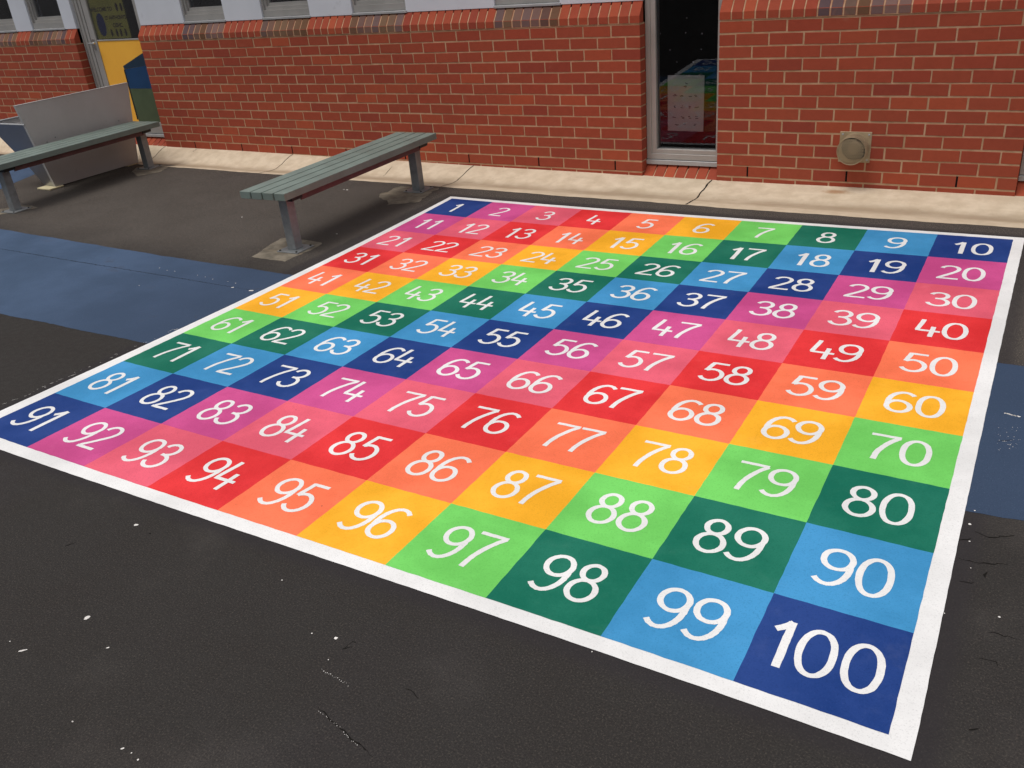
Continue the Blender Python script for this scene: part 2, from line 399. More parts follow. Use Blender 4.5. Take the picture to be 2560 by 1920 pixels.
GY=[[0.0553,0.0423,0.0346,0.0314,0.0319,0.0356,0.0415,0.049,0.0574,0.0658,0.0735],[-0.3596,-0.3725,-0.3805,-0.3842,-0.3843,-0.3817,-0.377,-0.3709,-0.3644,-0.358,-0.3525],[-0.7913,-0.804,-0.812,-0.8159,-0.8166,-0.8147,-0.8111,-0.8064,-0.8014,-0.7968,-0.7934],[-1.1842,-1.1964,-1.2042,-1.2083,-1.2093,-1.208,-1.2052,-1.2016,-1.198,-1.195,-1.1935],[-1.5864,-1.598,-1.6055,-1.6094,-1.6105,-1.6096,-1.6075,-1.6048,-1.6024,-1.6008,-1.601],[-1.9878,-1.9986,-2.0054,-2.009,-2.0101,-2.0095,-2.0078,-2.0058,-2.0043,-2.004,-2.0057],[-2.375,-2.3848,-2.3909,-2.394,-2.3948,-2.3942,-2.3928,-2.3913,-2.3906,-2.3914,-2.3943],[-2.765,-2.7736,-2.7787,-2.7811,-2.7815,-2.7806,-2.7793,-2.7782,-2.778,-2.7796,-2.7837],[-3.162,-3.1692,-3.1731,-3.1746,-3.1744,-3.1731,-3.1716,-3.1707,-3.1709,-3.1731,-3.1781],[-3.5628,-3.5684,-3.571,-3.5714,-3.5703,-3.5685,-3.5666,-3.5656,-3.566,-3.5687,-3.5744],[-3.9645,-3.9683,-3.9693,-3.9684,-3.9663,-3.9637,-3.9614,-3.96,-3.9605,-3.9634,-3.9696]]

def cellpt(c, r, u, v):
    """point u, v (0..1 right and down) inside the square in column c, row r"""
    x = (GX[r][c] * (1 - u) + GX[r][c + 1] * u) * (1 - v) + (GX[r + 1][c] * (1 - u) + GX[r + 1][c + 1] * u) * v
    y = (GY[r][c] * (1 - u) + GY[r][c + 1] * u) * (1 - v) + (GY[r + 1][c] * (1 - u) + GY[r + 1][c + 1] * u) * v
    return x, y
grid = thing('painted_number_grid', 'ten by ten rainbow grid of numbered squares painted on the asphalt with a white border', 'floor marking', (2.0, -1.98, 0))
# border: one ring, hand-painted outer edge
bm = bmesh.new()
inner = []; outer = []
def along(pa, pb, wa, wb, nrm, n=110):
    for i in range(n):
        t = i / n; inner.append((pa[0] + (pb[0] - pa[0]) * t, pa[1] + (pb[1] - pa[1]) * t))
        ww = wa + (wb - wa) * t + random.uniform(-.0007, .0007)
        outer.append((inner[-1][0] + nrm[0] * ww, inner[-1][1] + nrm[1] * ww))
def edge_run(idx, wa, wb, nrm):
    k = len(idx) - 1
    for i in range(k):
        (r0, c0), (r1, c1) = idx[i], idx[i + 1]
        along((GX[r0][c0], GY[r0][c0]), (GX[r1][c1], GY[r1][c1]), wa + (wb - wa) * i / k, wa + (wb - wa) * (i + 1) / k, nrm, 12)
edge_run([(0, c) for c in range(11)], .054, .050, (0, 1))
inner.append((GX[0][10], GY[0][10])); outer.append((GX[0][10] + .058, GY[0][10] + .050))
edge_run([(r, 10) for r in range(11)], .058, .062, (1, 0))
inner.append((GX[10][10], GY[10][10])); outer.append((GX[10][10] + .060, GY[10][10] - .058))
edge_run([(10, c) for c in range(10, -1, -1)], .056, .066, (0, -1))
inner.append((GX[10][0], GY[10][0])); outer.append((GX[10][0] - .088, GY[10][0] - .064))
edge_run([(r, 0) for r in range(10, -1, -1)], .082, .046, (-1, 0))
inner.append((GX[0][0], GY[0][0])); outer.append((GX[0][0] - .050, GY[0][0] + .052))
iv = [bm.verts.new((x + (.008 if x < 2 else -.008) * (1), y + (.008 if y < -2 else -.008), .0020)) for x, y in inner]
ov = [bm.verts.new((x, y, .0020)) for x, y in outer]
for i in range(len(iv)):
    j = (i + 1) % len(iv); f = bm.faces.new((iv[i], iv[j], ov[j], ov[i]))
bmesh.ops.recalc_face_normals(bm, faces=bm.faces)
if next(iter(bm.faces)).normal.z < 0: bmesh.ops.reverse_faces(bm, faces=bm.faces)
obj('border', bm, M['white'], grid)

# digits as brush strokes: centre lines in a box .27 wide, .50 high
def arc(cx, cy, rx, ry, a0, a1, n=22, p=1.0):
    o = []
    for i in range(n + 1):
        a = R(a0 + (a1 - a0) * i / n); c, s_ = math.cos(a), math.sin(a)
        o.append((cx + rx * math.copysign(abs(c) ** p, c), cy - ry * math.copysign(abs(s_) ** p, s_)))
    return o
DIG = {
 0: [arc(.135, .25, .113, .227, 90, 450, 40, .92)],
 1: [[(.165, .008), (.165, .50)], [(.168, .012), (.125, .075), (.065, .125)]],
 2: [arc(.128, .130, .106, .107, 170, -10, 20) + [(.215, .20), (.175, .262), (.12, .335), (.06, .41), (.018, .462)], [(-.004, .478), (.262, .478)]],
 3: [arc(.125, .125, .098, .102, 165, -80, 22)[:-1] + [(.142, .228)], [(.085, .232), (.135, .232)] + arc(.127, .355, .118, .123, 75, -165, 26)],
 4: [[(.062, .0), (.050, .12), (.022, .322)], [(.002, .328), (.275, .328)], [(.192, .195), (.182, .50)]],
 5: [[(.250, .022), (.062, .022)], [(.074, .010), (.036, .235)], [(.036, .228)] + arc(.124, .334, .122, .144, 128, -152, 28)],
 6: [arc(.168, .262, .144, .240, 50, 192, 20), arc(.134, .352, .112, .125, 178, 538, 36)],
 7: [[(.0, .023), (.272, .023)], [(.262, .030), (.205, .105), (.155, .205), (.120, .30), (.098, .40), (.092, .50)]],
 8: [arc(.134, .122, .088, .100, 90, 450, 32), arc(.134, .352, .112, .126, 90, 450, 36)],
 9: [],
}
DIG[9] = [[(.270 - x, .50 - y) for x, y in st] for st in DIG[6]]
def smooth(pts, k=2):
    if len(pts) < 3: return pts
    for _ in range(k):
        q = [pts[0]]
        for a, b in zip(pts, pts[1:]): q += [(a[0] * .75 + b[0] * .25, a[1] * .75 + b[1] * .25), (a[0] * .25 + b[0] * .75, a[1] * .25 + b[1] * .75)]
        q.append(pts[-1]); pts = q
    return pts
def stroke(bm, pts, wd, c, r, ox, oy, z, rnd):
    closed = (abs(pts[0][0] - pts[-1][0]) + abs(pts[0][1] - pts[-1][1])) < 1e-6
    if not closed:
        pts = smooth(pts, 2) if len(pts) > 2 else [(pts[0][0] + (pts[1][0] - pts[0][0]) * i / 14, pts[0][1] + (pts[1][1] - pts[0][1]) * i / 14) for i in range(15)]
    n = len(pts); L = []; ph = rnd.uniform(0, 6)
    for i, p in enumerate(pts):
        if closed: a, b = pts[(i - 1) % (n - 1)], pts[(i + 1) % (n - 1)]
        else: a, b = pts[max(0, i - 1)], pts[min(n - 1, i + 1)]
        dx, dy = b[0] - a[0], b[1] - a[1]; l = math.hypot(dx, dy) or 1; nx, ny = -dy / l, dx / l
        if closed and i == n - 1: L.append(L[0]); continue
        ww = wd * (1.10 * nx * nx + .90 * ny * ny); h1 = ww / 2 + rnd.uniform(-.0016, .0016) + .0012 * math.sin(ph + i * .7); h2 = ww / 2 + rnd.uniform(-.0016, .0016)
        A = cellpt(c, r, ox + p[0] + nx * h1, oy + p[1] + ny * h1); B = cellpt(c, r, ox + p[0] - nx * h2, oy + p[1] - ny * h2)
        L.append((bm.verts.new((*A, z)), bm.verts.new((*B, z))))
    for a, b in zip(L, L[1:]): bm.faces.new((a[0], a[1], b[1], b[0]))
names = [n.replace('_', ' ') for n, _ in PAINT]
for r in range(10):
    for c in range(10):
        num = r * 10 + c + 1; ci = (r + c) % 9; rnd = random.Random(num)
        bm = bmesh.new()
        def eg(p, q, sd, n=12):
            rr = random.Random(sd); o = []
            for i in range(n):
                t = i / n; k = rr.uniform(-.0011, .0011) if i else 0
                o.append((p[0] + (q[0] - p[0]) * t, p[1] + (q[1] - p[1]) * t, k))
            return o
        P = lambda rr, cc: (GX[rr][cc], GY[rr][cc])
        loop = [(x + 0, y + k) for x, y, k in eg(P(r, c), P(r, c + 1), r * 100 + c)]
        loop += [(x + k, y) for x, y, k in eg(P(r, c + 1), P(r + 1, c + 1), 5000 + r * 100 + c + 1)]
        bot = eg(P(r + 1, c), P(r + 1, c + 1), (r + 1) * 100 + c); lef = eg(P(r, c), P(r + 1, c), 5000 + r * 100 + c)
        loop += [P(r + 1, c + 1)] + [(x, y + k) for x, y, k in bot[:0:-1]]
        loop += [P(r + 1, c)] + [(x + k, y) for x, y, k in lef[:0:-1]]
        f = bm.faces.new([bm.verts.new((x, y, .0026)) for x, y in loop])
        f.normal_update()
        if f.normal.z < 0: f.normal_flip()
        bmesh.ops.triangulate(bm, faces=[f])
        sq = obj('painted_square', bm, PM[ci], grid)
        sq['label'] = '%s square with white number %d' % (names[ci], num)
        bm = bmesh.new(); ds = [int(ch) for ch in str(num)]
        wd = .047 if c < 4 or r > 6 else .050
        if len(ds) == 1: off = [.365 if ds[0] != 1 else .31]
        elif len(ds) == 2: off = [.215, .508]
        else: off = [.055, .300, .612]
        if len(ds) == 2 and ds[0] == 1: off[0] = .225
        if len(ds) == 2 and ds[1] == 1: off[1] = .495
        oy = .247 + (.03 if r < 3 else 0)
        k = 0
        for d, ox in zip(ds, off):
            for st in DIG[d]:
                stroke(bm, st, wd + (.008 if d == 1 else 0), c, r, ox + rnd.uniform(-.006, .006) * (1 if st is DIG[d][0] else 0), oy, .0030 + .0001 * k, rnd); k += 1
        for f in bm.faces:
            f.normal_update()
            if f.normal.z < 0: f.normal_flip()
        obj('number', bm, M['white'], sq)

# ------------------------------------------------------------ school building
bld = thing('school_building', 'red brick school wall with brick sill, pale grey cladding above and windows', 'building', (0, WALL, 0))
PX, PZ = .24, .086                           # brick pitch
ZT = 3.0 * S                                 # underside of the sill bricks
MAIN = (-11.20 * S, 3.238 * S); LEFT = (-13.96 * S - 24 * PX, -13.96 * S); RIGHTW = (4.795 * S, 4.795 * S + 21.5 * PX * .5 * 1.0)
RIGHTW = (4.795 * S, 9.94 * S); FAR = (11.5 * S, 11.5 * S + 20 * PX)
def brickwork(name, x0, x1, weeps, anchor):
    """stretcher bond in 24 cm bricks, every brick modelled; anchor = side where a full brick starts"""
    bm = bmesh.new(); jt = .0112; d = .108
    nb = max(1, round((x1 - x0) / PX * 2) / 2); px = (x1 - x0) / nb
    for i in range(16):
        z1 = ZT - i * PZ - jt; z0 = ZT - (i + 1) * PZ
        odd = i % 2 == 0
        if anchor == 'r': cuts = [x1 - k * px - (0 if odd else px / 2) for k in range(0, int(nb) + 2)]; cuts = [x1] + cuts
        else: cuts = [x0 + k * px + (0 if odd else px / 2) for k in range(0, int(nb) + 2)]; cuts = [x0] + cuts
        cuts = sorted(set(round(min(max(c, x0), x1), 5) for c in cuts)); 
        if cuts[0] > x0 + .01: cuts = [x0] + cuts
        if cuts[-1] < x1 - .01: cuts.append(x1)
        for a, b in zip(cuts, cuts[1:]):
            if b - a < .03: continue
            a2 = a + (0 if a <= x0 + 1e-4 else jt / 2); b2 = b - (0 if b >= x1 - 1e-4 else jt / 2)
            ja, jb = random.uniform(-.0015, .0015), random.uniform(-.0015, .0015)
            if a <= x0 + 1e-4: ja = 0
            if b >= x1 - 1e-4: jb = 0
            dy = random.uniform(-.0012, .0012); dz = random.uniform(-.0012, .0012)
            t = random.uniform(-.001, .001)
            X = [a2 + ja, b2 + jb]
            v = []
            for xi, xx in enumerate(X):
                for yy in (WALL + dy, WALL + d):
                    for zi, zz in enumerate((z0, z1)):
                        v.append(bm.verts.new((xx, yy, zz + dz + (t if xi else -t) + random.uniform(-.0011, .0011))))
            for f in ((0, 1, 3, 2), (4, 6, 7, 5), (0, 4, 5, 1), (2, 3, 7, 6), (0, 2, 6, 4), (1, 5, 7, 3)): bm.faces.new([v[q] for q in f])
    bevel(bm, .0016)
    wall = obj(name, bm, M['brick'], bld)
    bm = bmesh.new(); box(bm, x0 + .003, x1 - .003, WALL + .0022, WALL + .1, -.12, ZT - .0005)
    obj('mortar', bm, M['mortar'], wall)
    for k in weeps:
        x = (x1 - k * px) if anchor == 'r' else (x0 + k * px)
        bm = bmesh.new(); box(bm, x - .0058, x + .0058, WALL + .0006, WALL + .02, ZT - 13 * PZ + .001, ZT - 12 * PZ - .010)
        obj('weep_hole', bm, M['black'], wall)
    return wall
brickwork('brick_wall', *MAIN, [1, 4, 7, 10, 13, 16, 19, 22], 'r')
brickwork('brick_wall', *LEFT, [2, 5, 8, 11, 14, 17, 20], 'r')
brickwork('brick_wall', *RIGHTW, [1, 4, 7], 'l')
brickwork('brick_wall', *FAR, [1, 4, 7, 10, 13, 16], 'l')

WINS = [(-9.48, -7.97), (-6.67, -5.14), (-3.85, -2.33), (-0.05, 1.47)]
LWINS = [(-16.02, -14.49), (-18.83, -16.83), (-22.0, -20.2)]
RWINS = [(6.55, 8.07)]
FWINS = [(13.0, 14.5), (16.2, 17.7)]
CLAD = 2.43 * S                               # front of the grey cladding
ZC = 3.385 * S                                # bottom of the cladding
ZTOP = 2.75
# sloping brick-on-edge sills, darker under the windows
def sill(x0, x1, wins, name='brick_sill', y0=WALL - .004, z0=ZT + .004, z1=3.138 * S, y1=CLAD + .006, z2=ZC - .0005, ybk=None):
    bm = bmesh.new(); n = round((x1 - x0) / PZ); p = (x1 - x0) / n; jt = .0098
    for i in range(n):
        a = x0 + i * p + (jt / 2 if i else 0); b = x0 + (i + 1) * p - (jt / 2 if i < n - 1 else 0)
        c = (a + b) / 2 / S; mi = 1 if any(w0 - .02 < c < w1 + .02 for w0, w1 in wins) else 0
        q = random.uniform(-.0015, .0015)
        pts = [(y0 + q, z0), (y0 + q, z1 + q), (y1, z2 + q * .2), (y1, z0)]
        prism(bm, pts, a + random.uniform(-.001, .001), b + random.uniform(-.001, .001), 'x', mi)
    bevel(bm, .0018)
    s = obj(name, bm, [M['brick'], M['darkbrick']], bld)
    bm = bmesh.new()
    prism(bm, [(y0 + .002, z0 - .0035), (y0 + .002, z1 - .0012), (y1 - .012, z2 - .0215), (y1 - .012, z0 - .0035)], x0 + .003, x1 - .003, 'x')
    obj('mortar', bm, M['mortar'], s)
sill(*MAIN, WINS); sill(*LEFT, LWINS); sill(*RIGHTW, RWINS); sill(*FAR, FWINS)

def clad(x0, x1, wins):
    """flat painted cladding sheets between the window openings"""
    xs = [x0] + [v * S for wn in sorted(wins) for v in wn] + [x1]
    for a, b in zip(xs[::2], xs[1::2]):
        bm = bmesh.new(); box(bm, a, b, CLAD, CLAD + .10, ZC, ZTOP); bevel(bm, .002)
        obj('cladding_panel', bm, M['cladding'], bld)
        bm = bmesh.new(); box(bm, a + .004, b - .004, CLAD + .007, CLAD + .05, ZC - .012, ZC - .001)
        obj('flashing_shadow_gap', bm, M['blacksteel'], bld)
    for w0, w1 in wins:
        bm = bmesh.new(); box(bm, w0 * S, w1 * S, CLAD, CLAD + .10, 2.35, ZTOP); obj('cladding_panel', bm, M['cladding'], bld)
        window(w0 * S, w1 * S, ZC, 2.35)
def ring(bm, x0, x1, z0, z1, y0, y1, wl, wr, wb, wt):
    box(bm, x0, x0 + wl, y0, y1, z0, z1); box(bm, x1 - wr, x1, y0, y1, z0, z1)
    box(bm, x0 + wl, x1 - wr, y0, y1, z0, z0 + wb); box(bm, x0 + wl, x1 - wr, y0, y1, z1 - wt, z1)
def window(x0, x1, z0, z1):
    bm = bmesh.new()
    ring(bm, x0 + .001, x1 - .001, z0 + .020, z1, 2.475 * S, 2.72 * S, .016, .016, .057, .03)
    bevel(bm, .0012)
    wn = obj('window', bm, M['alu'], bld)
    bm = bmesh.new(); ring(bm, x0 + .017, x1 - .017, z0 + .078, z1 - .031, 2.53 * S, 2.70 * S, .022, .022, .030, .03); bevel(bm, .001)
    ring(bm, x0 + .040, x1 - .040, z0 + .109, z1 - .062, 2.59 * S, 2.68 * S, .014, .014, .030, .02)
    obj('sash', bm, M['alu'], wn)
    bm = bmesh.new(); box(bm, x0 + .052, x1 - .052, 2.635 * S, 2.635 * S + .005, z0 + .137, z1 - .08)
    obj('glass_pane', bm, M['glass'], wn)
    bm = bmesh.new()
    prism(bm, [(CLAD - .010, z0 - .004), (CLAD - .010, z0 + .013), (2.50 * S, z0 + .019), (2.50 * S, z0 - .004)], x0 - .004, x1 + .010, 'x'); bevel(bm, .001)
    for t in (.55,):
        box(bm, x0 + (x1 - x0) * t - .014, x0 + (x1 - x0) * t + .014, 2.470 * S - .0015, 2.470 * S + .004, z0 + .0195, z0 + .0235)
    obj('sill_flashing', bm, M['alulight'], wn)
clad(*MAIN, WINS); clad(*LEFT, LWINS); clad(*RIGHTW, RWINS); clad(*FAR, FWINS)
bm = bmesh.new(); box(bm, LEFT[0], FAR[1], CLAD - .25, CLAD + 4, ZTOP + .002, ZTOP + .22); obj('roof_fascia', bm, M['cladding'], bld)
for x0, x1 in ((MAIN[1], RIGHTW[0]), (LEFT[1], MAIN[0]), (RIGHTW[1], FAR[0])):
    bm = bmesh.new(); box(bm, x0, x1, CLAD, CLAD + .10, 2.45, ZTOP); obj('cladding_panel', bm, M['cladding'], bld)
# room behind the glass
bm = bmesh.new()
x0, x1, y0, y1 = LEFT[0] - .1, FAR[1] + .1, WALL + .115, WALL + 3.2
for q in (((x0, y1, -.02), (x1, y1, -.02), (x1, y1, 2.7), (x0, y1, 2.7)), ((x0, y0, 0.05), (x1, y0, .05), (x1, y1, .05), (x0, y1, .05)),
          ((x0, y0, 2.7), (x1, y0, 2.7), (x1, y1, 2.7), (x0, y1, 2.7)), ((x0, y0, 0), (x0, y1, 0), (x0, y1, 2.7), (x0, y0, 2.7)), ((x1, y0, 0), (x1, y1, 0), (x1, y1, 2.7), (x1, y0, 2.7))):
    bm.faces.new([bm.verts.new(v) for v in q])
obj('interior', bm, M['room'], bld)

# ---- tall windows in the gaps, each on a sloping brick threshold
FR = 2.52 * S
def tall_window(x0, x1, star=False):
    zb = .285 * S
    sill(x0 + .002, x1 - .002, [], 'brick_threshold', WALL + .006, -.05, wall_z(x0) - .004, FR + .012, zb - .004)
    bm = bmesh.new(); w_ = .076
    ring(bm, x0 + .002, x1 - .002, zb + .040, 2.45, FR, FR + .10, .040, .024, .045, .05)
    ring(bm, x0 + .0425, x1 - .0265, zb + .0855, 2.40, FR + .006, FR + .09, .040, .020, .035, .05); bevel(bm, .0015)
    t = obj('tall_window', bm, M['alu'], bld)
    bm = bmesh.new(); prism(bm, [(FR + .048, zb + .115), (FR + .054, zb + .115), (FR + .014, 2.36), (FR + .008, 2.36)], x0 + .080, x1 - .044, 'x'); obj('glass_pane', bm, M['glass'], t)
    bm = bmesh.new(); box(bm, x0 + .001, x1 - .001, FR - .012, FR + .09, zb + .001, zb + .036); bevel(bm, .0015)
    obj('sill_flashing', bm, M['alulight'], t)
    return t
tw = tall_window(MAIN[1], RIGHTW[0]); tall_window(RIGHTW[1], FAR[0])
# little star stickers inside the glass
starm = mat_plain('dull_silver_star', (.28, .28, .30), .6)
rs = random.Random(4)
for px, py in [(1717, 45), (1651, 84), (1714, 82), (1755, 84), (1675, 125), (1753, 123), (1692, 155), (1733, 155)]:
    d = FWD * 2203.4 + RIGHT * (px - 1280) + DOWN * (py - 960); t = (FR + .047 - CAM.y) / d.y; p = CAM + d * t
    bm = bmesh.new(); a0 = rs.uniform(0, 1); rr = rs.uniform(.006, .010)
    prism(bm, [(p.x + math.cos(a0 + math.pi * i / 5) * (rr if i % 2 == 0 else rr * .42), p.z + math.sin(a0 + math.pi * i / 5) * (rr if i % 2 == 0 else rr * .42)) for i in range(10)], p.y, p.y + .001, 'y')
    obj('star_sticker', bm, starm, tw)
# sheet of paper taped inside the glass
bm = bmesh.new(); PY = FR + .054
v = [bm.verts.new((x, PY + dy, z)) for x, dy, z in ((3.640 * S, .001, .935 * S), (4.380 * S, 0, .930 * S), (4.395 * S, -.006, 1.995 * S), (3.650 * S, -.007, 2.0 * S))]
bm.faces.new(v); bmesh.ops.solidify(bm, geom=list(bm.faces), thickness=.0006)
notice = tag(obj('paper_notice', bm, M['paper']), 'white paper notice taped inside the tall narrow window', 'notice')
bm = bmesh.new(); rs = random.Random(9)
for row, (z, xs_) in enumerate(((1.86, [4.02]), (1.80, [4.01]), (1.62, [3.80, 3.93, 4.10, 4.24]), (1.40, [3.79, 3.92, 4.09, 4.25]), (1.20, [3.78, 3.95, 4.10, 4.26]), (1.06, [3.83, 4.0, 4.2]))):
    for x in xs_:
        for q in range(3):
            a = (x + rs.uniform(-.03, .03)) * S; b = (z + rs.uniform(-.02, .02)) * S; l = rs.uniform(.008, .022)
            box(bm, a - l / 2, a + l / 2, PY - .0075 * (z - .93) / 1.07 - .0016, PY - .0075 * (z - .93) / 1.07 - .0008, b - .002, b + .002)
obj('print', bm, M['ink'], notice)

# ---- door in the left gap
x0, x1 = LEFT[1], MAIN[0]; zb = .415 * S
sill(x0 + .002, x1 - .002, [], 'brick_threshold', WALL + .006, -.05, wall_z(x0) - .006, FR + .012, zb - .006)
bm = bmesh.new(); box(bm, x0 + .001, x1 - .001, FR - .018, FR + .09, zb, zb + .030); bevel(bm, .0015)
dsill = obj('door_sill', bm, M['alulight'], bld)
bm = bmesh.new()
box(bm, x0 + .004, x0 + .136, FR, FR + .11, zb + .031, 2.45); box(bm, x1 - .030, x1 - .003, FR, FR + .11, zb + .031, 2.45)
box(bm, x0 + .137, x1 - .031, FR, FR + .11, 2.30, 2.45)
box(bm, x0 + .014, x0 + .034, FR - .010, FR - .0005, zb + .031, 2.45); box(bm, x0 + .078, x0 + .092, FR - .012, FR - .0005, zb + .031, 2.45)
bevel(bm, .0015)
obj('door_frame', bm, M['alu'], bld)
dx0, dx1 = x0 + .143, x1 - .034
bm = bmesh.new()
ring(bm, dx0, dx1, zb + .036, 2.29, FR + .006, FR + .05, .088, .06, .125, .08)
box(bm, dx0 + .089, dx1 - .061, FR + .010, FR + .046, 3.02 * S, 3.055 * S)
bevel(bm, .002)
door = obj('door', bm, M['alu'], bld)
bm = bmesh.new(); box(bm, dx0 + .089, dx1 - .061, FR + .016, FR + .04, zb + .162, 3.019 * S); obj('lower_panel', bm, M['yellow'], door)
bm = bmesh.new(); box(bm, dx0 + .089, dx1 - .061, FR + .022, FR + .028, 3.056 * S, 2.21); obj('glass_pane', bm, M['glass'], door)
teal = mat_plain('dark_teal_paint', srgb(30, 52, 72), .5, var=.2, bump=.1, scale=5); blu = mat_plain('deep_blue_paint', srgb(22, 62, 104), .5, var=.10, bump=.1, scale=4)
grn = mat_plain('moss_green_paint', srgb(76, 90, 66), .5, var=.10, bump=.1, scale=6)
def mural(pts, mt, k):
    bm = bmesh.new(); prism(bm, [(a * S, b * S) for a, b in pts], FR + .013 - k * .0006, FR + .0155, 'y'); obj('painted_shape', bm, mt, door)
xr = (dx1 - .062) / S
mural([(-12.49, .82), (xr, .82), (xr, 1.735), (-12.50, 1.735)], grn, 0)
mural([(-12.50, 1.738), (xr, 1.738), (xr, 2.36), (-12.50, 2.26)], blu, 0)
mural([(-12.52, 2.263), (xr, 2.363), (xr, 2.72), (-12.54, 2.345)], teal, 0)
bm = bmesh.new(); box(bm, -12.545 * S, -12.503 * S, FR + .011, FR + .0155, .88 * S, 2.258 * S); obj('painted_shape', bm, M['blacksteel'], door)
bm = bmesh.new(); tube(bm, (-13.585 * S, FR - .045, 2.985 * S), (-13.315 * S, FR - .045, 2.982 * S), .0085, 14)
tube(bm, (-13.51 * S, FR - .045, 2.984 * S), (-13.51 * S, FR + .006, 2.984 * S), .007, 12); box(bm, -13.56 * S, -13.46 * S, FR + .0005, FR + .0055, 2.80 * S, 3.08 * S)
obj('handle', bm, M['chrome'], door)
# poster behind the door glass
PZ0, PZ1, PXA, PXB, PYY = 3.075 * S, 4.9 * S, -13.375 * S, -11.93 * S, FR + .034
bm = bmesh.new(); box(bm, PXA, PXB, PYY, PYY + .0008, PZ0, PZ1)
poster = tag(obj('poster', bm, M['poster']), 'yellow welcome poster with dark lettering behind the upper door glass', 'poster')
def text(body, xc, z, h, mt, parent, y):
    cu = bpy.data.curves.new('lettering', 'FONT'); cu.body = body; cu.size = h / .7; cu.align_x = 'CENTER'; cu.offset = .0016
    t = bpy.data.objects.new('tmp', cu); COL.objects.link(t); dg = bpy.context.evaluated_depsgraph_get()
    me = bpy.data.meshes.new_from_object(t.evaluated_get(dg)); bpy.data.objects.remove(t)
    me.transform(Matrix.Translation((xc, y, z)) @ Matrix.Rotation(R(90), 4, 'X'))
    bm = bmesh.new(); bm.from_mesh(me); bpy.data.meshes.remove(me)
    return obj('lettering', bm, mt, parent)
pw = PXB - PXA
text('WELCOME TO', PXA + pw * .33, 3.785 * S, .040, M['plum'], poster, PYY - .001)
text("ST ANTHONY'S", PXA + pw * .69, 3.565 * S, .036, M['plum'], poster, PYY - .001)
text('OSHC', PXA + pw * .70, 3.36 * S, .042, M['plum'], poster, PYY - .001)
def blob(pts, mt):
    bm = bmesh.new(); prism(bm, pts, PYY - .0016, PYY - .0008, 'y'); obj('printed_figure', bm, mt, poster)
def ell(cx, cz, rx, rz, n=20, p=1.0): return [(cx + rx * math.copysign(abs(math.cos(2 * math.pi * i / n)) ** p, math.cos(2 * math.pi * i / n)), cz + rz * math.sin(2 * math.pi * i / n)) for i in range(n)]
blob(ell(PXA + pw * .22, 3.44 * S, .068, .118, 24, .8), M['navyink'])
for k, (fx, fz, rx, rz) in enumerate([(.47, 3.22, .016, .04), (.62, 3.22, .018, .042), (.74, 3.22, .018, .042), (.88, 3.22, .017, .04), (.80, 3.87, .020, .044), (.93, 3.86, .020, .044)]):
    blob(ell(PXA + pw * fx, fz * S, rx, rz), M['plum'])

# ---- wall vent with mesh cage
vent_c = Vector((7.32 * S, WALL, .815 * S))
bm = bmesh.new(); hw = .107; box(bm, vent_c.x - hw, vent_c.x + hw, WALL - .0045, WALL + .004, vent_c.z - hw, vent_c.z + hw); bevel(bm, .0015)
vent = obj('wall_vent', bm, M['beige'], bld); vent['label'] = 'square beige vent plate with round mesh cage'
for sx in (-1, 1):
    for sz in (-1, 1):
        bm = bmesh.new(); c = Vector((vent_c.x + sx * .088, WALL - .0045, vent_c.z + sz * .088))
        tube(bm, c, c + Vector((0, -.004, 0)), .007, 12, .005); obj('screw', bm, M['alulight'], vent)
def hexbars(bm, w2, h2, place, inside, a=.0070, t=.0021):
    """honeycomb of round-holed mesh drawn as thin bars"""
    dx = math.sqrt(3) * a; dy = 1.5 * a; j = 0; y = -h2
    while y < h2:
        x = -w2 + (dx / 2 if j % 2 else 0)
        while x < w2:
            hx = [(x + a * math.cos(R(90 + 60 * k)), y + a * math.sin(R(90 + 60 * k))) for k in range(6)]
            if all(inside(*p) for p in hx):
                inn = [(x + (a - t) * math.cos(R(90 + 60 * k)), y + (a - t) * math.sin(R(90 + 60 * k))) for k in range(6)]
                A = [bm.verts.new(place(*p, 0)) for p in hx]; B = [bm.verts.new(place(*p, 0)) for p in inn]; Cc = [bm.verts.new(place(*p, .0012)) for p in inn]
                for k in range(6):
                    l = (k + 1) % 6; bm.faces.new((A[k], A[l], B[l], B[k])); bm.faces.new((B[k], B[l], Cc[l], Cc[k]))
            x += dx
        y += dy; j += 1
RV, DV = .094, .125
bm = bmesh.new()
hexbars(bm, .1, .1, lambda a, b, c: (vent_c.x + a, WALL - .005 - DV - .010 * (1 - (a * a + b * b) / RV ** 2) + c, vent_c.z + b), lambda a, b: a * a + b * b < (RV - .001) ** 2)
circ = 2 * math.pi * (RV + .003)
hexbars(bm, circ / 2, DV / 2, lambda a, b, c: (vent_c.x + (RV + .003 - c) * math.cos(a / (RV + .003)), WALL - .006 - DV / 2 + b, vent_c.z + (RV + .003 - c) * math.sin(a / (RV + .003))), lambda a, b: abs(b) < DV / 2 + .002)
for rad, y in ((RV + .001, WALL - .006 - DV), (RV + .004, WALL - .008)):
    for k in range(48):
        a0, a1 = 2 * math.pi * k / 48, 2 * math.pi * (k + 1) / 48
        tube(bm, (vent_c.x + rad * math.cos(a0), y, vent_c.z + rad * math.sin(a0)), (vent_c.x + rad * math.cos(a1), y, vent_c.z + rad * math.sin(a1)), .0022, 6, cap=False)
obj('mesh_cage', bm, M['beige'], vent)
bm = bmesh.new(); tube(bm, (vent_c.x, WALL - .0055, vent_c.z), (vent_c.x, WALL - .0065, vent_c.z), .091, 32); obj('duct_opening', bm, M['bolt'], vent)
bm = bmesh.new()
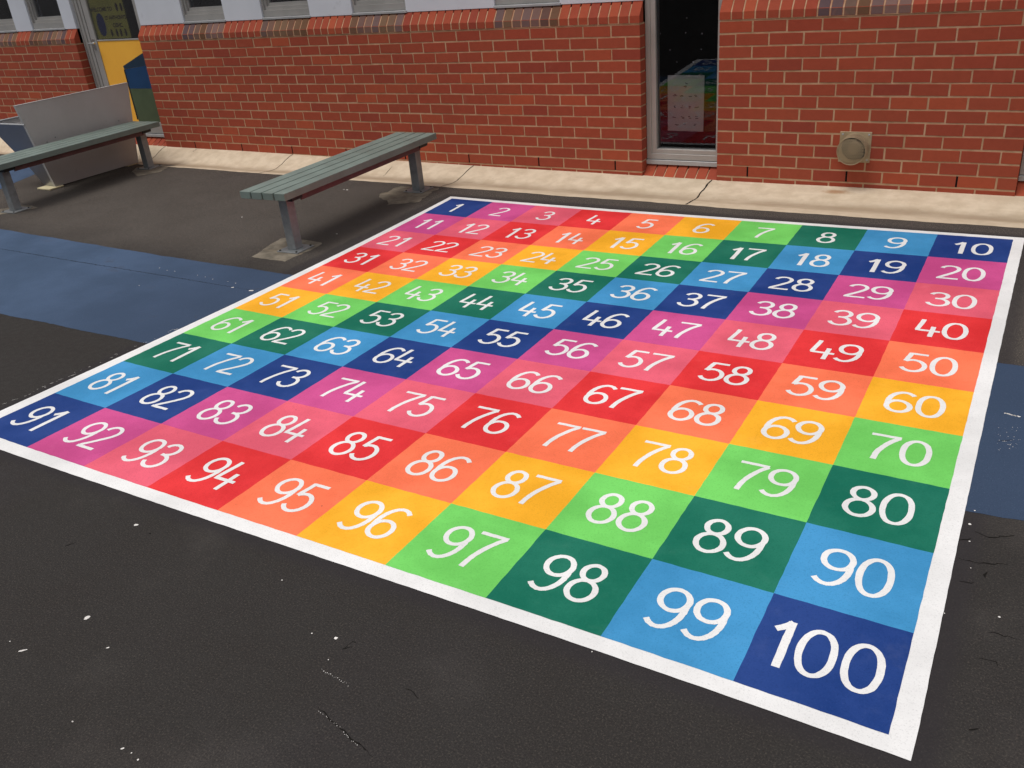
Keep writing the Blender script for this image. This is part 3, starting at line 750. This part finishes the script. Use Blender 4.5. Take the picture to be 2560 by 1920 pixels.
tube(bm, (vent_c.x, WALL - .006, vent_c.z), (vent_c.x, WALL - .045, vent_c.z), .042, 28, .040, cap=False); tube(bm, (vent_c.x, WALL - .045, vent_c.z), (vent_c.x, WALL - .047, vent_c.z), .040, 28, .034)
obj('flue_pipe', bm, mat_plain('dark_flue', srgb(110, 96, 74), .7, .1, var=.2), vent)  # flue coloured darker than the vent so the cage interior stays dark

# ------------------------------------------------------------ benches
def make_bench(length, label):
    """slatted seat on two square posts; local y runs along the seat, origin on the ground at its middle"""
    t = thing('bench', label, 'bench')
    H = 1.13 * S; th = .050; wdt = .405; gap = .011; sw = (wdt - 3 * gap) / 4
    for k in range(4):
        bm = bmesh.new(); a = -wdt / 2 + k * (sw + gap); e = random.uniform(-.003, .003)
        box(bm, a, a + sw, -length / 2 + e, length / 2 + e, H - th, H); bevel(bm, .0035, 2)
        obj('slat', bm, M['slat'], t)
    bm = bmesh.new()
    prism(bm, [(-.060, H - th - .001), (.165, H - th - .001), (.165, H - th - .046), (.155, H - th - .046), (.155, H - th - .008), (-.050, H - th - .008), (-.050, H - th - .046), (-.060, H - th - .046)], -length / 2 + .20, length / 2 - .20, 'y')
    obj('seat_channel', bm, M['redprimer'], t)
    for s_ in (-1, 1):
        yb = s_ * (length / 2 - .155)
        bm = bmesh.new(); prism(bm, [(-.155, H - th - .0015), (.178, H - th - .0015), (.172, H - th - .030), (-.110, H - th - .030)], yb - .06, yb + .05, 'y'); obj('cross_bracket', bm, M['blacksteel'], t)
        bm = bmesh.new(); box(bm, -.038 + .06, .038 + .06, yb - .038, yb + .038, .009, H - th - .031); bevel(bm, .004, 2); leg = obj('leg', bm, M['galv'], t)
        bm = bmesh.new(); box(bm, -.095 + .06, .095 + .06, yb - .092, yb + .092, .0015, .0085); bevel(bm, .001)
        bp = obj('base_plate', bm, M['galv'], leg)
        for bx in (-1, 1):
            for by in (-1, 1):
                bm = bmesh.new(); c = Vector((.06 + bx * .075, yb + by * .077, .0085)); tube(bm, c, c + Vector((0, 0, .007)), .0075, 6); obj('bolt', bm, M['bolt'], leg)
    return t
bench = make_bench(4.78 * S, 'green slatted bench without a backrest beside the number grid')
bench.location = (-1.285 * S, -1.435 * S, 0); bench.rotation_euler.z = R(2.0)
b2 = bench.copy(); COL.objects.link(b2); b2['label'] = 'green slatted bench in front of the steel drinking trough, cut by the left picture edge'
for ch in list(bench.children):
    c = ch.copy(); COL.objects.link(c); c.parent = b2
    for g2 in ch.children:
        d = g2.copy(); COL.objects.link(d); d.parent = c
b2.location = (-10.33 * S, -1.15 * S, 0); b2.rotation_euler.z = R(3.4)
bench['group'] = b2['group'] = 'green slatted benches'

# concrete footings left round the bench posts
def pad(pts, seed, mt, amp=.012):
    bm = bmesh.new(); wob_poly(bm, pts, .0012, amp=amp, seed=seed); p = obj('footing_patch', bm, mt); struct(p); return p
pad([(p.x, p.y) for p in [at(629, 642), (at(712, 654.3)), at(778, 626), at(806, 609.5), at(738, 594), at(700, 597), at(678, 610)]], 11, M['pad'])
pad([(p.x, p.y) for p in [at(951, 484), at(960, 500), at(968, 513), at(1004, 510), at(1048, 505), at(1072, 488), at(1098, 469.5), at(1050, 466), at(1003, 466), at(975, 477)]], 12, M['pad'], .03)
pad([(p.x, p.y) for p in [at(-60, 553), at(0, 537), at(94, 519), at(80, 514), at(50, 513), at(20, 520), at(-60, 528)]], 13, M['pad'])
pad([(p.x, p.y) for p in [at(345, 441), at(400, 430), at(427, 415.5), at(440, 412), at(388, 410), at(340, 418), at(330, 430)]], 14, M['pad'])

# ------------------------------------------------------------ stainless drinking trough
tr = thing('drinking_trough', 'tapered stainless steel drinking trough with tall splashback behind the left bench', 'drinking trough', (-11.3 * S, -.13 * S, 0))
X0 = -11.09 * S; th = .002
ya = lambda z: (-1.39 - .175 * z) * S; yb = lambda z: (1.13 + .165 * z) * S      # z in squares
bm = bmesh.new()
v = [(ya(.04), .04 * S), (yb(.04), .04 * S), (yb(2.08), 2.08 * S), (ya(2.08), 2.08 * S)]
prism(bm, v, X0 - .003, X0, 'x')
for a, b in ((v[3], v[2]), (v[3], v[0]), (v[1], v[2])):      # folded edges turned towards the bowl
    n = len(bm.verts); d = Vector((b[0] - a[0], b[1] - a[1])).normalized(); q = Vector((-d.y, d.x)) * .0015
    prism(bm, [(a[0] - q.x, a[1] - q.y), (b[0] - q.x, b[1] - q.y), (b[0] + q.x, b[1] + q.y), (a[0] + q.x, a[1] + q.y)], X0 - .028, X0 + .0035, 'x')
obj('splashback', bm, M['stainless'], tr)
for by, bz in ((-1.25, .92), (-1.0, .98), (.9, 1.0)):
    bm = bmesh.new(); tube(bm, (X0, by * S, bz * S + .08), (X0 + .004, by * S, bz * S + .08), .006, 10); obj('bolt', bm, M['galv'], tr)
side = [(-11.10, .05), (-11.10, 1.62), (-12.66, 1.62), (-12.62, 1.50), (-12.14, .92), (-11.84, .52), (-11.56, .05)]
for f, sg in ((ya, 1), (yb, -1)):
    bm = bmesh.new()
    A = [bm.verts.new((a * S, f(b) + sg * .004, b * S)) for a, b in side]; B = [bm.verts.new((a * S, f(b) + sg * .007, b * S)) for a, b in side]
    n = len(side); bm.faces.new(A); bm.faces.new(B[::-1])
    for i in range(n): bm.faces.new((A[i], B[i], B[(i + 1) % n], A[(i + 1) % n]))
    bmesh.ops.recalc_face_normals(bm, faces=bm.faces); obj('side_panel', bm, M['shiny'], tr)
bm = bmesh.new()
bk = side[2:]
for (a0, b0), (a1, b1) in zip(bk, bk[1:]):
    vs = [bm.verts.new((a * S, f(b) + o, b * S)) for a, b, f, o in ((a0, b0, ya, .0075), (a0, b0, yb, -.0075), (a1, b1, yb, -.0075), (a1, b1, ya, .0075))]
    bm.faces.new(vs)
bmesh.ops.solidify(bm, geom=list(bm.faces), thickness=.002); obj('back_panel', bm, M['stainless'], tr)
bm = bmesh.new()
zr = 1.62
vs = [bm.verts.new((a * S, f(b) + o, b * S)) for a, b, f, o in ((-11.13, 1.30, ya, .03), (-11.13, 1.30, yb, -.03), (-12.3, 1.38, yb, -.03), (-12.3, 1.38, ya, .03))]
bm.faces.new(vs); bmesh.ops.solidify(bm, geom=list(bm.faces), thickness=.002); obj('bowl', bm, M['stainless'], tr)
bm = bmesh.new()
for p, q in (((-11.09, ya(zr)), (-12.66, ya(zr))), ((-12.66, ya(zr)), (-12.66, yb(zr))), ((-12.66, yb(zr)), (-11.09, yb(zr)))):
    tube(bm, (p[0] * S, p[1], zr * S), (q[0] * S, q[1], zr * S), .008, 10)
obj('rim', bm, M['alulight'], tr)
for y in (-.75, 0, .65):
    bm = bmesh.new(); c = Vector((X0 - .004, y * S, 1.84 * S)); tube(bm, c, c + Vector((-.05, 0, 0)), .011, 12); tube(bm, c + Vector((-.045, 0, .0)), c + Vector((-.075, 0, .035)), .008, 12)
    obj('tap', bm, M['chrome'], tr)
bm = bmesh.new(); box(bm, -11.54 * S, -11.0 * S, -1.62 * S, -1.22 * S, .001, .016); box(bm, -11.5 * S, -11.1 * S, .8 * S, 1.1 * S, .001, .016); bevel(bm, .003)
obj('base_packer', bm, mat_plain('pale_concrete_packer', srgb(206, 196, 160), .9), tr)

# ------------------------------------------------------------ cracks and paint spots on the asphalt
CB = .0016
def crack(pts, wd, z=.0012, wh=0):
    bm = bmesh.new(); P_ = []
    for (a, b), (c, d) in zip(pts, pts[1:]):
        A, B = at(a, b), at(c, d); k = max(3, int((B - A).length / .012))
        for i in range(k):
            q = A + (B - A) * i / k; P_.append(Vector((q.x + random.uniform(-.004, .004), q.y + random.uniform(-.004, .004), z)))
    ribbon(bm, P_, wd, True, .6)
    obj('crack', bm, M['crack'] if not wh else M['white'], asphalt)
crack([(-80, 608), (0, 622), (190, 654), (420, 691), (640, 728)], .0045, CB)
crack([(795, 1769), (860, 1830), (890, 1854), (940, 1900)], .0035)
crack([(2440, 1330), (2475, 1346), (2520, 1340), (2545, 1338)], .004); crack([(2398, 1352), (2440, 1346)], .003); crack([(2400, 1398), (2450, 1408), (2530, 1412)], .0035)
crack([(2465, 1432), (2462, 1450)], .006); crack([(2445, 1646), (2490, 1654), (2496, 1670)], .002); crack([(2420, 1826), (2462, 1822)], .005); crack([(1018, 1722), (1052, 1750)], .003)
crack([(2470, 1580), (2560, 1602)], .002); crack([(2400, 1455), (2450, 1460)], .0025)
crack([(2490, 1104), (2540, 1100)], .003, CB); crack([(880, 1616), (858, 1622), (884, 1605), (892, 1610)], .002)
crack([(375, 1336), (382, 1330)], .006); crack([(160, 1368), (196, 1354)], .0025)
bm = bmesh.new(); rs = random.Random(5)
def spot(px, py, r, e=1.0, ang=0.0, z=.0014):
    c = at(px, py); n = 14; pts = []
    for i in range(n):
        a = 2 * math.pi * i / n; k = .7 * r * rs.uniform(.7, 1.15); x = k * e * math.cos(a); y = k * math.sin(a)
        pts.append(bm.verts.new((c.x + x * math.cos(ang) - y * math.sin(ang), c.y + x * math.sin(ang) + y * math.cos(ang), z)))
    f = bm.faces.new(pts); f.normal_update()
    if f.normal.z < 0: f.normal_flip()
for a in [(218, 1545, .012, 1.2, 1), (57, 1627, .006, 3.4, .8), (840, 1596, .007, 1.3, 0), (780, 1584, .004), (705, 1451, .004), (25, 1604, .003), (821, 1650, .003), (270, 1620, .004, 2, .8), (345, 1900, .004), (329, 1883, .003), (307, 1872, .004, 2, .8),
          (2424, 1311, .007), (2424, 1354, .004), (2498, 1543, .005), (2427, 1421, .003), (2361, 1534, .003), (2437, 1277, .004), (2360, 1280, .003), (605, 543, .010, 1, 0), (842, 585, .008, 1.5), (868, 475, .012, 1.6), (189, 535 - 92, .01), (1480, 1650 - 20, .003), (2040, 565, .01, 1.5), (860, 474, .01), (340, 1313, .010, 1.3, .3), (582, 719, .009, 2, .3, CB), (628, 727, .013, 2.2, .2, CB), (348, 714, .005, 1, 0, CB)]:
    spot(*a)
for i in range(26):
    t = i / 26; px = 800 + t * 100 + rs.uniform(-3, 3); py = 1778 + t * 84 + rs.uniform(-2, 2) + (6 if t > .5 else 0)
    if rs.random() < .75: spot(px, py, rs.uniform(.001, CB), rs.uniform(1, 2), -.8)
for i in range(16):
    t = i / 16; spot(805 + t * 70, 1676 + t * 40 + rs.uniform(-3, 3), rs.uniform(.001, .0025))
for i in range(34):
    spot(rs.uniform(2490, 2556), rs.uniform(1066, 1126), rs.uniform(.0008, .0016), rs.uniform(1, 3), rs.uniform(0, 3), CB)
for i in range(9): spot(2514 + i * 4.2, 1034 + i * 1.0 + rs.uniform(-.6, .6), .0055, 1.6, .2, CB)
for i in range(14): spot(380 + i * 19, 668 + i * 3.6 + rs.uniform(-2, 2), rs.uniform(.003, .006), 1, 0, CB) if rs.random() < .5 else None
for i in range(34):
    t = rs.random(); spot(8 + 440 * t, 1017 - 194 * t - rs.uniform(1, 7), rs.uniform(.0008, .0018), rs.uniform(4, 14), .98)
sp = obj('paint_spots', bm, mat_plain('stray_white_paint', srgb(215, 212, 208), .8, var=.15)); sp['kind'] = 'stuff'
